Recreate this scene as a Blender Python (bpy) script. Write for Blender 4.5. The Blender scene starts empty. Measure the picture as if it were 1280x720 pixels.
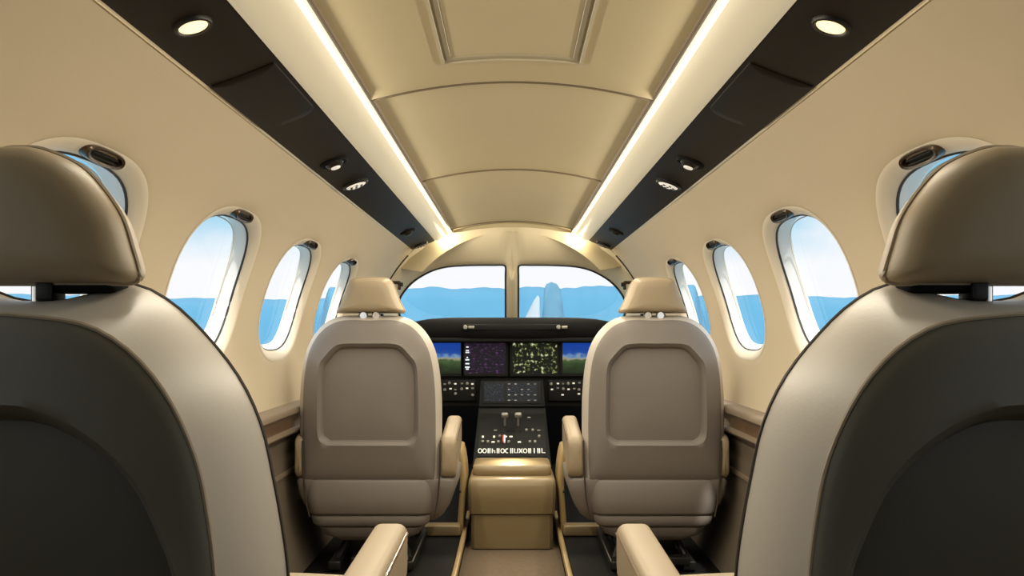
import bpy, math, random
from mathutils import Vector, Matrix, noise as mn
random.seed(7)
PI = math.pi
C = bpy.context.scene.collection
EYE = 0.93            # height of the camera above the aisle floor; geometry below is measured from the eye
F = 1085.0            # focal length in pixels of a 1280 wide frame

# ------------------------------------------------------------------ materials
def mat(name, col, rough=.5, metal=0, spec=.5, bump=None, emit=None, es=0, coat=0, var=None):
    m = bpy.data.materials.new(name); m.use_nodes = True
    nt = m.node_tree; b = nt.nodes['Principled BSDF']
    b.inputs['Base Color'].default_value = (*col, 1)
    b.inputs['Roughness'].default_value = rough
    b.inputs['Metallic'].default_value = metal
    b.inputs['Specular IOR Level'].default_value = spec
    b.inputs['Coat Weight'].default_value = coat
    if emit:
        b.inputs['Emission Color'].default_value = (*emit, 1)
        b.inputs['Emission Strength'].default_value = es
    tc = nt.nodes.new('ShaderNodeTexCoord')
    if bump:
        sc, st, dist = bump
        n = nt.nodes.new('ShaderNodeTexNoise'); n.inputs['Scale'].default_value = sc; n.inputs['Detail'].default_value = 4
        bp = nt.nodes.new('ShaderNodeBump'); bp.inputs['Strength'].default_value = st; bp.inputs['Distance'].default_value = dist
        nt.links.new(tc.outputs['Object'], n.inputs['Vector'])
        nt.links.new(n.outputs['Fac'], bp.inputs['Height']); nt.links.new(bp.outputs['Normal'], b.inputs['Normal'])
    if var:
        sc, amt = var
        n = nt.nodes.new('ShaderNodeTexNoise'); n.inputs['Scale'].default_value = sc; n.inputs['Detail'].default_value = 3
        r = nt.nodes.new('ShaderNodeMix'); r.data_type = 'RGBA'
        r.inputs['A'].default_value = (*[c*(1-amt) for c in col], 1)
        r.inputs['B'].default_value = (*[min(1, c*(1+amt)) for c in col], 1)
        nt.links.new(tc.outputs['Object'], n.inputs['Vector'])
        nt.links.new(n.outputs['Fac'], r.inputs['Factor']); nt.links.new(r.outputs['Result'], b.inputs['Base Color'])
    return m

M = {}
M['wall'] = mat('cream_leather_wall', (.66, .56, .40), .55, bump=(160, .08, .002), var=(3, .03))
M['headliner'] = mat('suede_headliner', (.52, .438, .27), .75, bump=(300, .1, .001), var=(4, .03))
M['frontliner_lit'] = mat('cockpit_liner_lit', (.76, .66, .46), .6, bump=(300, .1, .001))  # headliner tone raised so the cockpit front looks more brightly lit
M['hatchframe'] = mat('grey_beige_frame', (.42, .37, .25), .5)
M['reveal'] = mat('white_window_reveal', (.86, .86, .84), .35)
M['rim'] = mat('ivory_rim', (.82, .74, .60), .45)
M['gasket'] = mat('dark_gasket', (.03, .03, .035), .5)
M['psu'] = mat('espresso_panel', (.018, .0135, .009), .5, spec=.13, bump=(400, .05, .0005))
M['psu_door'] = mat('espresso_door', (.013, .010, .007), .45, spec=.13)
M['gold'] = mat('champagne_trim', (.72, .60, .38), .3, metal=.8)
M['cove'] = mat('cove_diffuser_skin', (.66, .60, .45), .45, emit=(1, .86, .58), es=.28)
M['leather'] = mat('taupe_leather', (.37, .29, .185), .46, bump=(220, .12, .001), var=(5, .04))
M['leather_grey'] = mat('greige_leather', (.205, .178, .152), .5, bump=(220, .12, .001), var=(5, .03))
M['leather_light'] = mat('light_greige_leather', (.54, .49, .42), .42, bump=(220, .12, .001), var=(5, .04))
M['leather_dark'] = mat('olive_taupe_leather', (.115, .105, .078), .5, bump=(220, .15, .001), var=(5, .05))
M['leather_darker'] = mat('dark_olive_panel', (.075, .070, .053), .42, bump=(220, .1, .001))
M['piping'] = mat('dark_piping', (.055, .04, .028), .5)
M['stitch'] = mat('tan_piping', (.40, .32, .22), .5)
M['wood'] = mat('walnut_trim', (.16, .095, .05), .3, coat=.3, var=(18, .3))
M['ledge'] = mat('bronze_ledge', (.23, .175, .12), .4)
M['lowerwall'] = mat('brown_sidewall', (.17, .135, .095), .6)
M['carpet'] = mat('brown_carpet', (.21, .155, .10), .95, bump=(600, .5, .004), var=(60, .2))
M['tanbox'] = mat('tan_leather', (.46, .33, .15), .45, bump=(220, .1, .001))
M['boxtan'] = mat('ochre_tan_leather', (.27, .20, .10), .4, bump=(220, .1, .001))
M['joint'] = mat('umber_joint_shade', (.16, .12, .07), .6)
M['black'] = mat('matt_black', (.008, .008, .008), .75, spec=.15)
M['panelblack'] = mat('instrument_black', (.008, .009, .008), .6, spec=.2)
M['bezel'] = mat('bezel_charcoal', (.007, .0075, .007), .55, spec=.2)
M['mech'] = mat('dark_mechanism', (.03, .028, .026), .4, metal=.5)
M['chrome'] = mat('chrome', (.9, .9, .9), .08, metal=1)
M['white'] = mat('white_marking', (.75, .72, .65), .5, emit=(.9, .86, .75), es=.45)
M['knob'] = mat('grey_knob', (.35, .34, .31), .35, metal=.4)
M['latch'] = mat('bronze_latch', (.10, .07, .045), .25, metal=.7)
M['lens'] = mat('lamp_lens', (.9, .8, .55), .3, emit=(1, .72, .36), es=1.6)
M['red'] = mat('red_knob', (.5, .06, .04), .4)
M['spotlens'] = mat('reading_lens', (.85, .82, .74), .15, emit=(1, .93, .8), es=.5)
M['led'] = mat('led_diffuser', (.9, .85, .7), .4, emit=(1, .93, .70), es=1.0)

def glass():
    m = bpy.data.materials.new('cabin_glazing'); m.use_nodes = True
    nt = m.node_tree; nt.nodes.clear()
    o = nt.nodes.new('ShaderNodeOutputMaterial'); t = nt.nodes.new('ShaderNodeBsdfTransparent')
    g = nt.nodes.new('ShaderNodeBsdfGlossy'); g.inputs['Roughness'].default_value = .02
    t.inputs['Color'].default_value = (.97, .99, 1, 1)
    mx = nt.nodes.new('ShaderNodeMixShader')
    mx.inputs[0].default_value = .05; nt.links.new(t.outputs[0], mx.inputs[1])
    nt.links.new(g.outputs[0], mx.inputs[2]); nt.links.new(mx.outputs[0], o.inputs[0])
    return m
M['glass'] = glass()

def screen_mat(name, kind):
    m = bpy.data.materials.new(name); m.use_nodes = True
    nt = m.node_tree; b = nt.nodes['Principled BSDF']
    b.inputs['Base Color'].default_value = (.005, .005, .006, 1); b.inputs['Roughness'].default_value = .4; b.inputs['Specular IOR Level'].default_value = .15
    tc = nt.nodes.new('ShaderNodeTexCoord'); sep = nt.nodes.new('ShaderNodeSeparateXYZ')
    nt.links.new(tc.outputs['Generated'], sep.inputs[0])
    mp = nt.nodes.new('ShaderNodeMapping'); nt.links.new(tc.outputs['Generated'], mp.inputs['Vector'])
    n = nt.nodes.new('ShaderNodeTexNoise'); nt.links.new(mp.outputs[0], n.inputs['Vector'])
    r = nt.nodes.new('ShaderNodeValToRGB'); cr = r.color_ramp
    def ramp(st, interp='LINEAR'):
        cr.interpolation = interp
        while len(cr.elements) < len(st): cr.elements.new(.5)
        for e, (p, c) in zip(cr.elements, st): e.position = p; e.color = (*c, 1)
    st = .6
    if kind == 'pfd':
        n.inputs['Scale'].default_value = 5; n.inputs['Detail'].default_value = 6
        ma = nt.nodes.new('ShaderNodeMath'); ma.operation = 'MULTIPLY_ADD'; ma.inputs[1].default_value = .45
        nt.links.new(n.outputs['Fac'], ma.inputs[0]); nt.links.new(sep.outputs['Z'], ma.inputs[2])
        nt.links.new(ma.outputs[0], r.inputs[0])
        ramp([(0, (.005, .01, .005)), (.38, (.03, .05, .02)), (.52, (.05, .10, .03)), (.66, (.10, .17, .06)), (.74, (.55, .50, .30)),
              (.80, (.25, .45, .75)), (.88, (.02, .12, .55)), (1, (.01, .08, .5))])
    elif kind == 'map':
        mp.inputs['Scale'].default_value = (1.5, 1, 2.6); n.inputs['Scale'].default_value = 7; n.inputs['Detail'].default_value = 5
        nt.links.new(n.outputs['Fac'], r.inputs[0])
        ramp([(0, (.006, .006, .008)), (.5, (.012, .010, .016)), (.59, (.04, .015, .05)), (.66, (.12, .05, .15)), (.75, (.3, .2, .35))]); st = .8
    elif kind == 'eng':
        mp.inputs['Scale'].default_value = (1.4, 1, 1); n.inputs['Scale'].default_value = 9; n.inputs['Detail'].default_value = 3
        nt.links.new(n.outputs['Fac'], r.inputs[0])
        ramp([(0, (.006, .007, .005)), (.52, (.010, .012, .008)), (.57, (.10, .14, .03)), (.62, (.42, .48, .18)), (.66, (1, 1, .7))])
    else:
        mp.inputs['Scale'].default_value = (3, 1, 2); n.inputs['Scale'].default_value = 8
        nt.links.new(n.outputs['Fac'], r.inputs[0])
        ramp([(0, (.004, .006, .01)), (.55, (.006, .010, .018)), (.62, (.03, .05, .07)), (.7, (.08, .12, .16))])
    nt.links.new(r.outputs[0], b.inputs['Emission Color']); b.inputs['Emission Strength'].default_value = st
    return m

# ------------------------------------------------------------------ mesh helpers
def link(name, verts, faces, m, parent=None, loc=(0, 0, 0), sharp=35, flip=False):
    me = bpy.data.meshes.new(name)
    me.from_pydata([tuple(v) for v in verts], [], [tuple(f) for f in faces]); me.update()
    import bmesh
    bm = bmesh.new(); bm.from_mesh(me)
    bmesh.ops.remove_doubles(bm, verts=bm.verts, dist=1e-5)
    bmesh.ops.recalc_face_normals(bm, faces=bm.faces)
    if flip: bmesh.ops.reverse_faces(bm, faces=bm.faces)
    bm.to_mesh(me); bm.free()
    for p in me.polygons: p.use_smooth = True
    me.set_sharp_from_angle(angle=math.radians(sharp))
    me.materials.append(M[m] if isinstance(m, str) else m)
    o = bpy.data.objects.new(name, me); C.objects.link(o); o.location = loc
    if parent: o.parent = parent
    return o

class G:
    """collects simple shapes into one mesh"""
    def __init__(s): s.v = []; s.f = []
    def add(s, v, f):
        b = len(s.v); s.v += [Vector(p) for p in v]; s.f += [tuple(i+b for i in q) for q in f]; return s
    def loft(s, rings, closed=True, cap0=False, cap1=False):
        n = len(rings[0]); v = [p for r in rings for p in r]; f = []
        for i in range(len(rings)-1):
            for j in range(n if closed else n-1):
                k = (j+1) % n
                f.append((i*n+j, i*n+k, (i+1)*n+k, (i+1)*n+j))
        for flag, i in ((cap0, 0), (cap1, len(rings)-1)):
            if flag:
                c = sum((Vector(p) for p in rings[i]), Vector())/n
                v.append(c); ci = len(v)-1
                for j in range(n): f.append((i*n+j, i*n+(j+1) % n, ci))
        return s.add(v, f)
    def box(s, c, d, bev=0.0, rot=None, taper=None):
        """bevelled box: centre, full dims, bevel radius"""
        hx, hy, hz = [q/2 for q in d]; b = min(bev, hx*.99, hy*.99, hz*.99)
        rings = []
        K = 4
        def rr(e, z):
            pts = []
            for (sx, sy, a0) in ((1, 1, 0), (-1, 1, PI/2), (-1, -1, PI), (1, -1, 3*PI/2)):
                for k in range(K if b > 0 else 1):
                    a = a0 + (PI/2)*k/(K-1) if b > 0 else a0
                    r = max(b-e, 0) if b > 0 else 0
                    pts.append(Vector((sx*(hx-b)+r*math.cos(a), sy*(hy-b)+r*math.sin(a), z)))
            if b <= 0: pts = [Vector((x*hx, y*hy, z)) for x, y in ((1, 1), (-1, 1), (-1, -1), (1, -1))]
            return pts
        if b > 0:
            for k in range(K):
                a = (PI/2)*k/(K-1); rings.append(rr(b-b*math.sin(a), -hz+b-b*math.cos(a)))
            for k in range(K):
                a = (PI/2)*(1-k/(K-1)); rings.append(rr(b-b*math.sin(a), hz-b+b*math.cos(a)))
        else: rings = [rr(0, -hz), rr(0, hz)]
        R = rot or Matrix.Identity(3)
        rings = [[R @ (Vector((p.x*(1+(taper or 0)*(p.z/hz)), p.y, p.z))) + Vector(c) for p in r] for r in rings]
        return s.loft(rings, cap0=True, cap1=True)
    def tube(s, path, r, n=8, closed=False, cap=True):
        P = [Vector(p) for p in path]; rings = []
        L = len(P)
        up = Vector((0.13, .21, .97))
        for i in range(L):
            t = (P[(i+1) % L]-P[i-1]) if closed else (P[min(i+1, L-1)]-P[max(i-1, 0)])
            t.normalize(); a = t.cross(up)
            if a.length < .15: a = t.cross(Vector((1, 0, 0)))
            a.normalize(); b = t.cross(a)
            rings.append([P[i]+a*r*math.cos(2*PI*k/n)+b*r*math.sin(2*PI*k/n) for k in range(n)])
        if closed: rings.append(rings[0])
        return s.loft(rings, cap0=cap and not closed, cap1=cap and not closed)
    def lathe(s, prof, axis, c, n=20):
        """prof (r, h) along axis direction from c"""
        ax = Vector(axis).normalized(); a = ax.orthogonal().normalized(); b = ax.cross(a); c = Vector(c)
        rings = [[c+ax*h+(a*math.cos(2*PI*k/n)+b*math.sin(2*PI*k/n))*max(r, 1e-4) for k in range(n)] for r, h in prof]
        return s.loft(rings, cap0=True, cap1=True)
    def build(s, name, m, parent=None, mirror=False, sharp=35, loc=(0, 0, 0)):
        v = [Vector((-p.x, p.y, p.z)) for p in s.v] if mirror else s.v
        return link(name, v, s.f, m, parent, loc, sharp)

def tag(o, label=None, cat=None, group=None, kind=None):
    if label: o['label'] = label
    if cat: o['category'] = cat
    if group: o['group'] = group
    if kind: o['kind'] = kind
    return o
def empty(name, loc, label=None, cat=None, group=None, kind=None):
    o = bpy.data.objects.new(name, None); C.objects.link(o); o.location = loc; o.empty_display_size = .05
    return tag(o, label, cat, group, kind)
def sm(t): t = max(0, min(1, t)); return t*t*(3-2*t)

# ------------------------------------------------------------------ fuselage shell
R0, ZC = .814, -.13
WY = [-.81, -.045, .72, 1.485, 2.25, 3.015, 3.78]
VC = math.radians(17.1)*R0; WA, WB = .245, .187
V0, V1 = math.radians(-11)*R0, math.radians(46.5)*R0
Y0, Y1 = -1.1925, 4.95
def shell(s, y, v, d=0.0):
    a = v/R0; r = R0+d
    return Vector((s*r*math.cos(a), y, ZC+r*math.sin(a)))
def oval(a, b, n=64, p=2.7):
    out = []
    for k in range(n):
        t = 2*PI*k/n; c, q = math.cos(t), math.sin(t)
        out.append((math.copysign(abs(c)**(2/p), c)*a, math.copysign(abs(q)**(2/p), q)*b))
    return out
def rectpts(hw, lo, hi, n=64):
    """points on the rectangle boundary, matching the oval's parameter"""
    q = n//4; pts = []
    cs = [(hw, hi), (-hw, hi), (-hw, lo), (hw, lo)]
    # start at angle 0 -> middle of right side; corner at n/8
    per = []
    for i in range(4):
        a, b = cs[i-1], cs[i]
        for k in range(q): per.append((a[0]+(b[0]-a[0])*k/q, a[1]+(b[1]-a[1])*k/q))
    # per[0] = corner (hw, lo); right side middle is q/2
    return [per[(k+q//2) % n] for k in range(n)]
def build_wall(s, name):
    g = G(); N = 64
    for yc in WY:
        rings = []
        for e, d in ((-.001, .022), (.004, .017), (.011, .012), (.020, .007), (.030, .003), (.042, .001), (.055, 0)):
            rings.append([shell(s, yc+u, VC+v, d) for u, v in oval(WA+e, WB+e, N)])
        o1 = oval(WA+.055, WB+.055, N); r1 = rectpts(.3825, V0-VC, V1-VC, N)
        for t in (.25, .5, .75, 1):
            rings.append([shell(s, yc+o1[k][0]*(1-t)+r1[k][0]*t, VC+o1[k][1]*(1-t)+r1[k][1]*t) for k in range(N)])
        g.loft(rings)
    ya = WY[-1]+.3825
    rows = [[shell(s, ya+(Y1-ya)*i/12, V0+(V1-V0)*j/16) for j in range(17)] for i in range(13)]
    g.loft(rows, closed=False)
    return tag(g.build(name, 'wall', sharp=60), kind='structure')
wl = build_wall(-1, 'wall_left'); wr = build_wall(1, 'wall_right')
g = G(); g.box((0, Y0-.03, -.15), (1.7, .06, 1.7), .0)
tag(g.build('wall_back', 'lowerwall'), kind='structure')

# windows: gasket, reveal, pane, shade latch
wn = 0
for s in (-1, 1):
    for yc in WY:
        wn += 1
        side = 'left' if s < 0 else 'right'
        e = empty('window_%d' % wn, shell(s, yc, VC, .02), kind='structure')
        loc = e.location.copy()
        def L(p): return p-loc
        g = G(); g.loft([[L(shell(s, yc+u, VC+v, d)) for u, v in oval(WA+ee, WB+ee)] for ee, d in ((0, .019), (-.005, .030), (-.009, .045), (-.011, .062))])
        g.build('reveal', 'reveal', e, sharp=60)
        g = G(); g.tube([L(shell(s, yc+u, VC+v, .0225)) for u, v in oval(WA-.001, WB-.001)], .0032, 8, closed=True)
        g.build('gasket', 'gasket', e)
        g = G(); g.loft([[L(shell(s, yc+u, VC+v, d)) for u, v in oval(WA+ee, WB+ee)] for ee, d in ((0, .0205), (.004, .0145), (.011, .0095), (.020, .0045), (.028, .001), (.034, .0016))])
        g.build('surround', 'rim', e, sharp=80)  # paler than the wall; the ring also carries the glow round the opening
        g = G(); g.tube([L(shell(s, yc+u, VC+v, .0555)) for u, v in oval(WA-.016, WB-.016)], .0018, 6, closed=True)
        g.build('pane_seal', 'rim', e)
        rings = [[L(shell(s, yc+u*t, VC+v*t, .057)) for u, v in oval(WA-.013, WB-.013)] for t in (1, .75, .5, .25, .02)]
        g = G(); g.loft(rings, cap1=True); g.build('pane', 'glass', e)
        # latch of the sliding shade, lying on the upper rim
        cy, cv = yc-.005, VC+WB+.016
        def slot(a, b, dd, n=28):
            out = []
            for k in range(n):
                t = 2*PI*k/n
                c, q = math.cos(t), math.sin(t)
                out.append(L(shell(s, cy+math.copysign(abs(c)**.7, c)*a, cv+math.copysign(abs(q)**.8, q)*b, dd)))
            return out
        g = G(); g.loft([slot(.068, .0155, .02), slot(.068, .0155, -.004), slot(.064, .0135, -.0065), slot(.056, .0095, -.005), slot(.055, .009, .008)])
        h = g.build('latch_bezel', 'latch', e)
        g = G(); g.loft([slot(.054, .0085, .006), slot(.050, .0065, .004)], cap1=True, cap0=True)
        for q in range(2):
            g.tube([L(shell(s, cy-.045+.09*k/6, cv+.002-.004*q*2, -.001)) for k in range(7)], .0018, 6)
        g.build('latch_slider', 'mech', h)

# lower side walls and ledges
for s in (-1, 1):
    side = 'left' if s < 0 else 'right'
    g = G()
    prof = [(.808, -.285), (.806, -.42), (.803, -.60), (.79, -.70), (.765, -.80), (.735, -.90), (.73, -.95)]
    g.loft([[(s*x, y, z) for x, z in prof] for y in (Y0, 1, 2, 3, 4, 5.0, 5.7)], closed=False)
    tag(g.build('wall_lower_'+side, 'lowerwall'), kind='structure')
    e = empty('trim_%d' % (1 if s < 0 else 2), (s*.79, 1.9, -.285), kind='structure')
    def lp(x, z): return [(s*x-s*.79, y-1.9, z+.285) for y in (Y0, 1, 2, 3, 4, 4.95)]
    def strip(prof, name, m):
        g = G(); rows = [[(s*x-s*.79, y-1.9, z+.285) for x, z in prof] for y in (Y0, 1, 2, 3, 4, 4.95)]
        g.loft(rows, closed=False); return g.build(name, m, e, sharp=50)
    strip([(.812, -.262), (.790, -.266), (.766, -.273), (.757, -.281), (.756, -.292), (.762, -.298)], 'ledge_cap', 'ledge')
    strip([(.762, -.298), (.772, -.302), (.776, -.330), (.776, -.345)], 'wood_strip', 'wood')
    strip([(.776, -.345), (.766, -.349), (.763, -.358), (.768, -.366), (.81, -.375)], 'lower_moulding', 'ledge')
    strip([(.808, -.50), (.797, -.505), (.795, -.515), (.808, -.523)], 'kick_moulding', 'ledge')

# ------------------------------------------------------------------ ceiling, coves, overhead panels
def ceil_z(x, step=0): return .602-.046*(x/.34)**2 - step
g = G()
secs = [(Y0, 0)]; base = 0
for yj, amp in ((2.085, 1.0), (3.25, .6), (4.80, .6)):
    for dy, dz in ((-.06, 0), (-.035, -.004), (-.018, -.007), (-.008, -.0075), (-.001, -.005), (.001, .004), (.004, .009), (.012, .009), (.018, .004)):
        secs.append((yj+dy, base-dz*amp*-1 if 0 else base+dz*amp))
    base += .004*amp
secs.append((4.97, base))
g.loft([[(x, y, ceil_z(x, -st)) for x in [-.341+.682*k/24 for k in range(25)]] for y, st in secs], closed=False)
tag(g.build('ceiling', 'headliner', sharp=25), kind='structure')
for i, (yj, amp) in enumerate(((2.085, 1.0), (3.25, .6), (4.80, .6))):
    g = G(); g.tube([(x, yj+.006*amp, ceil_z(x)-.004*amp) for x in [-.335+.67*k/24 for k in range(25)]], .0038*amp+.0008, 6)  # dark tube drawn in for the shadow line under the panel lip
    tag(g.build('trim_%d' % (4+i), 'joint'), kind='structure')
# escape hatch liner in the ceiling
e = empty('ceiling_hatch', (0, 1.4, .59), 'rectangular padded ceiling hatch panel with double grooved frame, above the aisle', 'hatch')
def hz(x): return ceil_z(x)-.59
def hrow(hw, y0, y1, dz, n=12):
    pts = []
    for k in range(n): pts.append((-hw+2*hw*k/n, y0-1.4, hz(-hw+2*hw*k/n)+dz))
    for k in range(4): pts.append((hw, y0+(y1-y0)*k/4-1.4, hz(hw)+dz))
    for k in range(n): pts.append((hw-2*hw*k/n, y1-1.4, hz(hw-2*hw*k/n)+dz))
    for k in range(4): pts.append((-hw, y1+(y0-y1)*k/4-1.4, hz(hw)+dz))
    return pts
g = G(); g.loft([hrow(.157, .85, 1.935, .002), hrow(.156, .852, 1.932, -.004), hrow(.150, .858, 1.925, -.005), hrow(.149, .86, 1.923, -.0005), hrow(.144, .87, 1.913, -.0005), hrow(.143, .872, 1.911, -.003), hrow(.134, .878, 1.895, -.003), hrow(.132, .88, 1.890, .001)])
g.build('hatch_frame', 'hatchframe', e, sharp=30)
g = G(); rows = [[(x, y-1.4, hz(x)-.0015) for x in [-.132+.264*k/10 for k in range(11)]] for y in (.88, 1.2, 1.55, 1.891)]
g.loft(rows, closed=False); g.build('hatch_panel', 'headliner', e)

g = G()
def hull(a, y, r=.835): return Vector((r*math.cos(math.radians(a)), y, ZC+r*math.sin(math.radians(a))))
g.loft([[hull(a, y) for a in range(38, 143, 4)] for y in (Y0-.05, 1, 3, 4.975)], closed=False)
tag(g.build('ceiling_hull', 'cove' if 0 else 'lowerwall'), kind='structure')
g = G()
g.loft([[hull(a, 4.972, .836) for a in range(-12, 193, 5)], [hull(a, 4.972, .80) for a in range(-12, 193, 5)], [hull(a, 4.972, .69 if 40 < a < 140 else .80) for a in range(-12, 193, 5)]], closed=False)
tag(g.build('wall_joint', 'headliner'), kind='structure')
CE = 4.93
for s in (-1, 1):
    side = 'left' if s < 0 else 'right'
    # cove light: lens next to the ceiling + rounded cream housing
    e = empty('cove_light', (s*.385, 1.9, .53), 'long cream cove light running along the %s edge of the ceiling' % side, 'light', group=None)
    def O(x, y, z): return (s*(x-.385), y-1.9, z-.53)
    ys = [Y0, 0, 1, 2, 3, 4, CE-.02, CE-.006, CE]
    ends = {CE-.006: .004, CE: .012}
    g = G()
    prof = [(.358, .5425), (.366, .529), (.378, .520), (.392, .513), (.408, .507), (.422, .503), (.434, .503), (.44, .507), (.44, .56)]
    g.loft([[O(x, y, z+ends.get(y, 0)) for x, z in prof] for y in ys]+[[O(.39, CE, .56)]*len(prof)], closed=False)
    g.build('housing', 'cove', e, sharp=50)
    g = G()
    prof = [(.3445, .575), (.3445, .556), (.3475, .551), (.353, .5455), (.358, .5425)]
    g.loft([[O(x, y, z+ends.get(y, 0)*.5) for x, z in prof] for y in ys], closed=False)
    g.build('diffuser', 'led', e, sharp=50)
    g = G(); prof = [(.334, .566), (.3345, .5515), (.3385, .5485), (.3435, .5505), (.3445, .566)]
    g.loft([[O(x, y, z) for x, z in prof] for y in ys], closed=False); g.build('edge_trim', 'ledge', e)
    # overhead service panel
    e = empty('overhead_panel', (s*.50, 1.9, .48), 'long espresso brown overhead service panel beside the %s cove light' % side, 'panel')
    def O2(x, y, z): return (s*(x-.50), y-1.9, z-.48)
    def pz(x): return .503-(x-.436)*(.503-.452)/(.572-.436)
    prof = [(.436, .53), (.436, .505), (.440, .5015), (.50, pz(.50)-.002), (.560, pz(.560)-.001), (.568, .4535)]
    def endx(y): return 0
    g = G(); g.loft([[O2(x, y, z+(.006 if y == CE else 0)) for x, z in prof] for y in [Y0, 0, 1, 2, 3, 4, CE-.03, CE-.01, CE]]+[[O2(x, CE+.004, .55) for x, z in prof]], closed=False)
    g.build('panel_body', 'psu', e, sharp=40)
    g = G(); prof = [(.568, .4535), (.570, .4495), (.574, .4475), (.578, .449), (.582, .456)]
    g.loft([[O2(x, y, z) for x, z in prof] for y in [Y0, 0, 1, 2, 3, 4, CE]], closed=False); g.build('edge_trim', 'gold', e)
    for (ya, yb) in ((.72, 1.22), (1.62, 1.98)):      # drop-down mask doors
        def door(inset, dz, n=6):
            xa, xb = .444+inset, .562-inset; a, b = ya+inset, yb-inset; r = .045-inset
            pts = []
            for cx, cy, a0 in ((xb-r, b-r, 0), (xa+r, b-r, PI/2), (xa+.004, a+.004, PI), (xb-.004, a+.004, 1.5*PI)):
                rr = r if a0 < PI else .004
                for k in range(n):
                    t = a0+PI/2*k/(n-1); x = cx+rr*math.cos(t); pts.append(O2(x, cy+rr*math.sin(t), pz(x)-.002+dz))
            return pts
        g = G(); g.loft([door(0, .002), door(0, -.001), door(.002, -.0025), door(.03, -.003)], cap1=True)
        g.build('mask_door', 'psu_door', e)
    nrm = Vector((-s*.35, 0, -.94)).normalized()
    def fix(x, y): return Vector((s*x, y, pz(x)-.003))
    lab = '%s' % side
    # downlights
    for y in (1.36,):
        p = fix(.500, y)
        near = 'nearest the camera' if y > 1 else 'above and behind the camera'
        d = empty('downlight', p, 'round warm downlight glowing in the %s dark overhead panel, %s' % (side, near), 'light', group=None)
        g = G(); g.lathe([(.031, -.008), (.031, .001), (.029, .004), (.025, .0045), (.0235, .002), (.0225, -.004)], nrm, (0, 0, 0), 28)
        g.v = [v for v in g.v]; g.build('bezel', 'mech', d)
        g = G(); g.lathe([(.0225, -.003), (.0225, .0025), (.014, .0045), (.002, .0055)], nrm, (0, 0, 0), 24); g.build('lens', 'lens', d)
    # eyeball air vents
    for y, where, rad in ((2.46, 'just behind the reading light', .041), (4.20, 'near the cockpit end of the panel', .038)):
        p = fix(.505, y)
        d = empty('air_vent', p, 'black eyeball air vent in the %s overhead panel, %s' % (side, where), 'vent')
        g = G(); g.lathe([(rad, -.004), (rad, .003), (rad*.9, .006), (rad*.72, .004), (rad*.7, 0)], nrm, (0, 0, 0), 26); g.build('vent_ring', 'black', d)
        g = G(); g.lathe([(rad*.68, -.002), (rad*.66, .006), (rad*.5, .013), (rad*.28, .016), (rad*.26, .008)], nrm, (0, 0, 0), 22); nz = g.build('nozzle', 'mech', d)
        g = G(); g.lathe([(rad*.36, .009), (rad*.33, .0185), (rad*.05, .019)], nrm, (0, 0, 0), 14); g.build('nozzle_tip', 'spotlens' if y < 3 else 'mech', nz)  # aft tip borrows the glowing lens material to paint a glint
    # reading lights
    for y, where, rad in ((2.81, 'just ahead of the larger air vent', .043), (4.82, 'at the cockpit end of the panel', .042)):
        p = fix(.508, y)
        d = empty('reading_light', p, 'round silver reading light in the %s overhead panel, %s' % (side, where), 'light')
        g = G(); g.lathe([(rad, -.004), (rad, .006), (rad*.92, .010), (rad*.8, .009), (rad*.78, .004)], nrm, (0, 0, 0), 26); g.build('bezel', 'mech', d)
        g = G(); g.lathe([(rad*.77, .002), (rad*.75, .009), (rad*.6, .012), (rad*.05, .013)], nrm, (0, 0, 0), 22); ln = g.build('lens', 'spotlens' if y < 4 else 'knob', d)
        a = nrm.orthogonal().normalized(); b = nrm.cross(a)
        g = G()
        for k in range(7):
            t = 2*PI*k/6; rr = rad*.45 if k < 6 else 0
            g.lathe([(rad*.1, .011), (rad*.1, .0145), (rad*.03, .015)], nrm, (a*math.cos(t)+b*math.sin(t))*rr, 10)
        g.build('led_dots', 'mech', ln)

# ------------------------------------------------------------------ cockpit front with windshield
def onscreen(px, py, y0=5.15, z0=.382, k=.8):
    a = (412-py)/F; y = (y0+k*z0)/(1+k*a); return Vector(((px-640)/F*y, y, a*y))
ctl = [(632.5, 334), (632.5, 345), (632.5, 360), (632.5, 375), (632.5, 390), (632, 402), (628, 407), (610, 407), (585, 408), (560, 410), (535, 413), (515, 412), (503, 403), (498, 388), (499, 375), (505, 364), (515, 353), (528, 344), (543, 337), (560, 333), (580, 331.5), (600, 331), (618, 331), (629, 331)]
def resample(pts, n):
    P = [Vector(p) for p in pts]; L = len(P); seg = [(P[(i+1) % L]-P[i]).length for i in range(L)]; T = sum(seg); out = []
    for k in range(n):
        d = T*k/n; i = 0
        while d > seg[i] and i < L-1: d -= seg[i]; i += 1
        out.append(P[i].lerp(P[(i+1) % L], min(1, d/max(seg[i], 1e-9))))
    return out
op = [onscreen(*p) for p in ctl]
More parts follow.
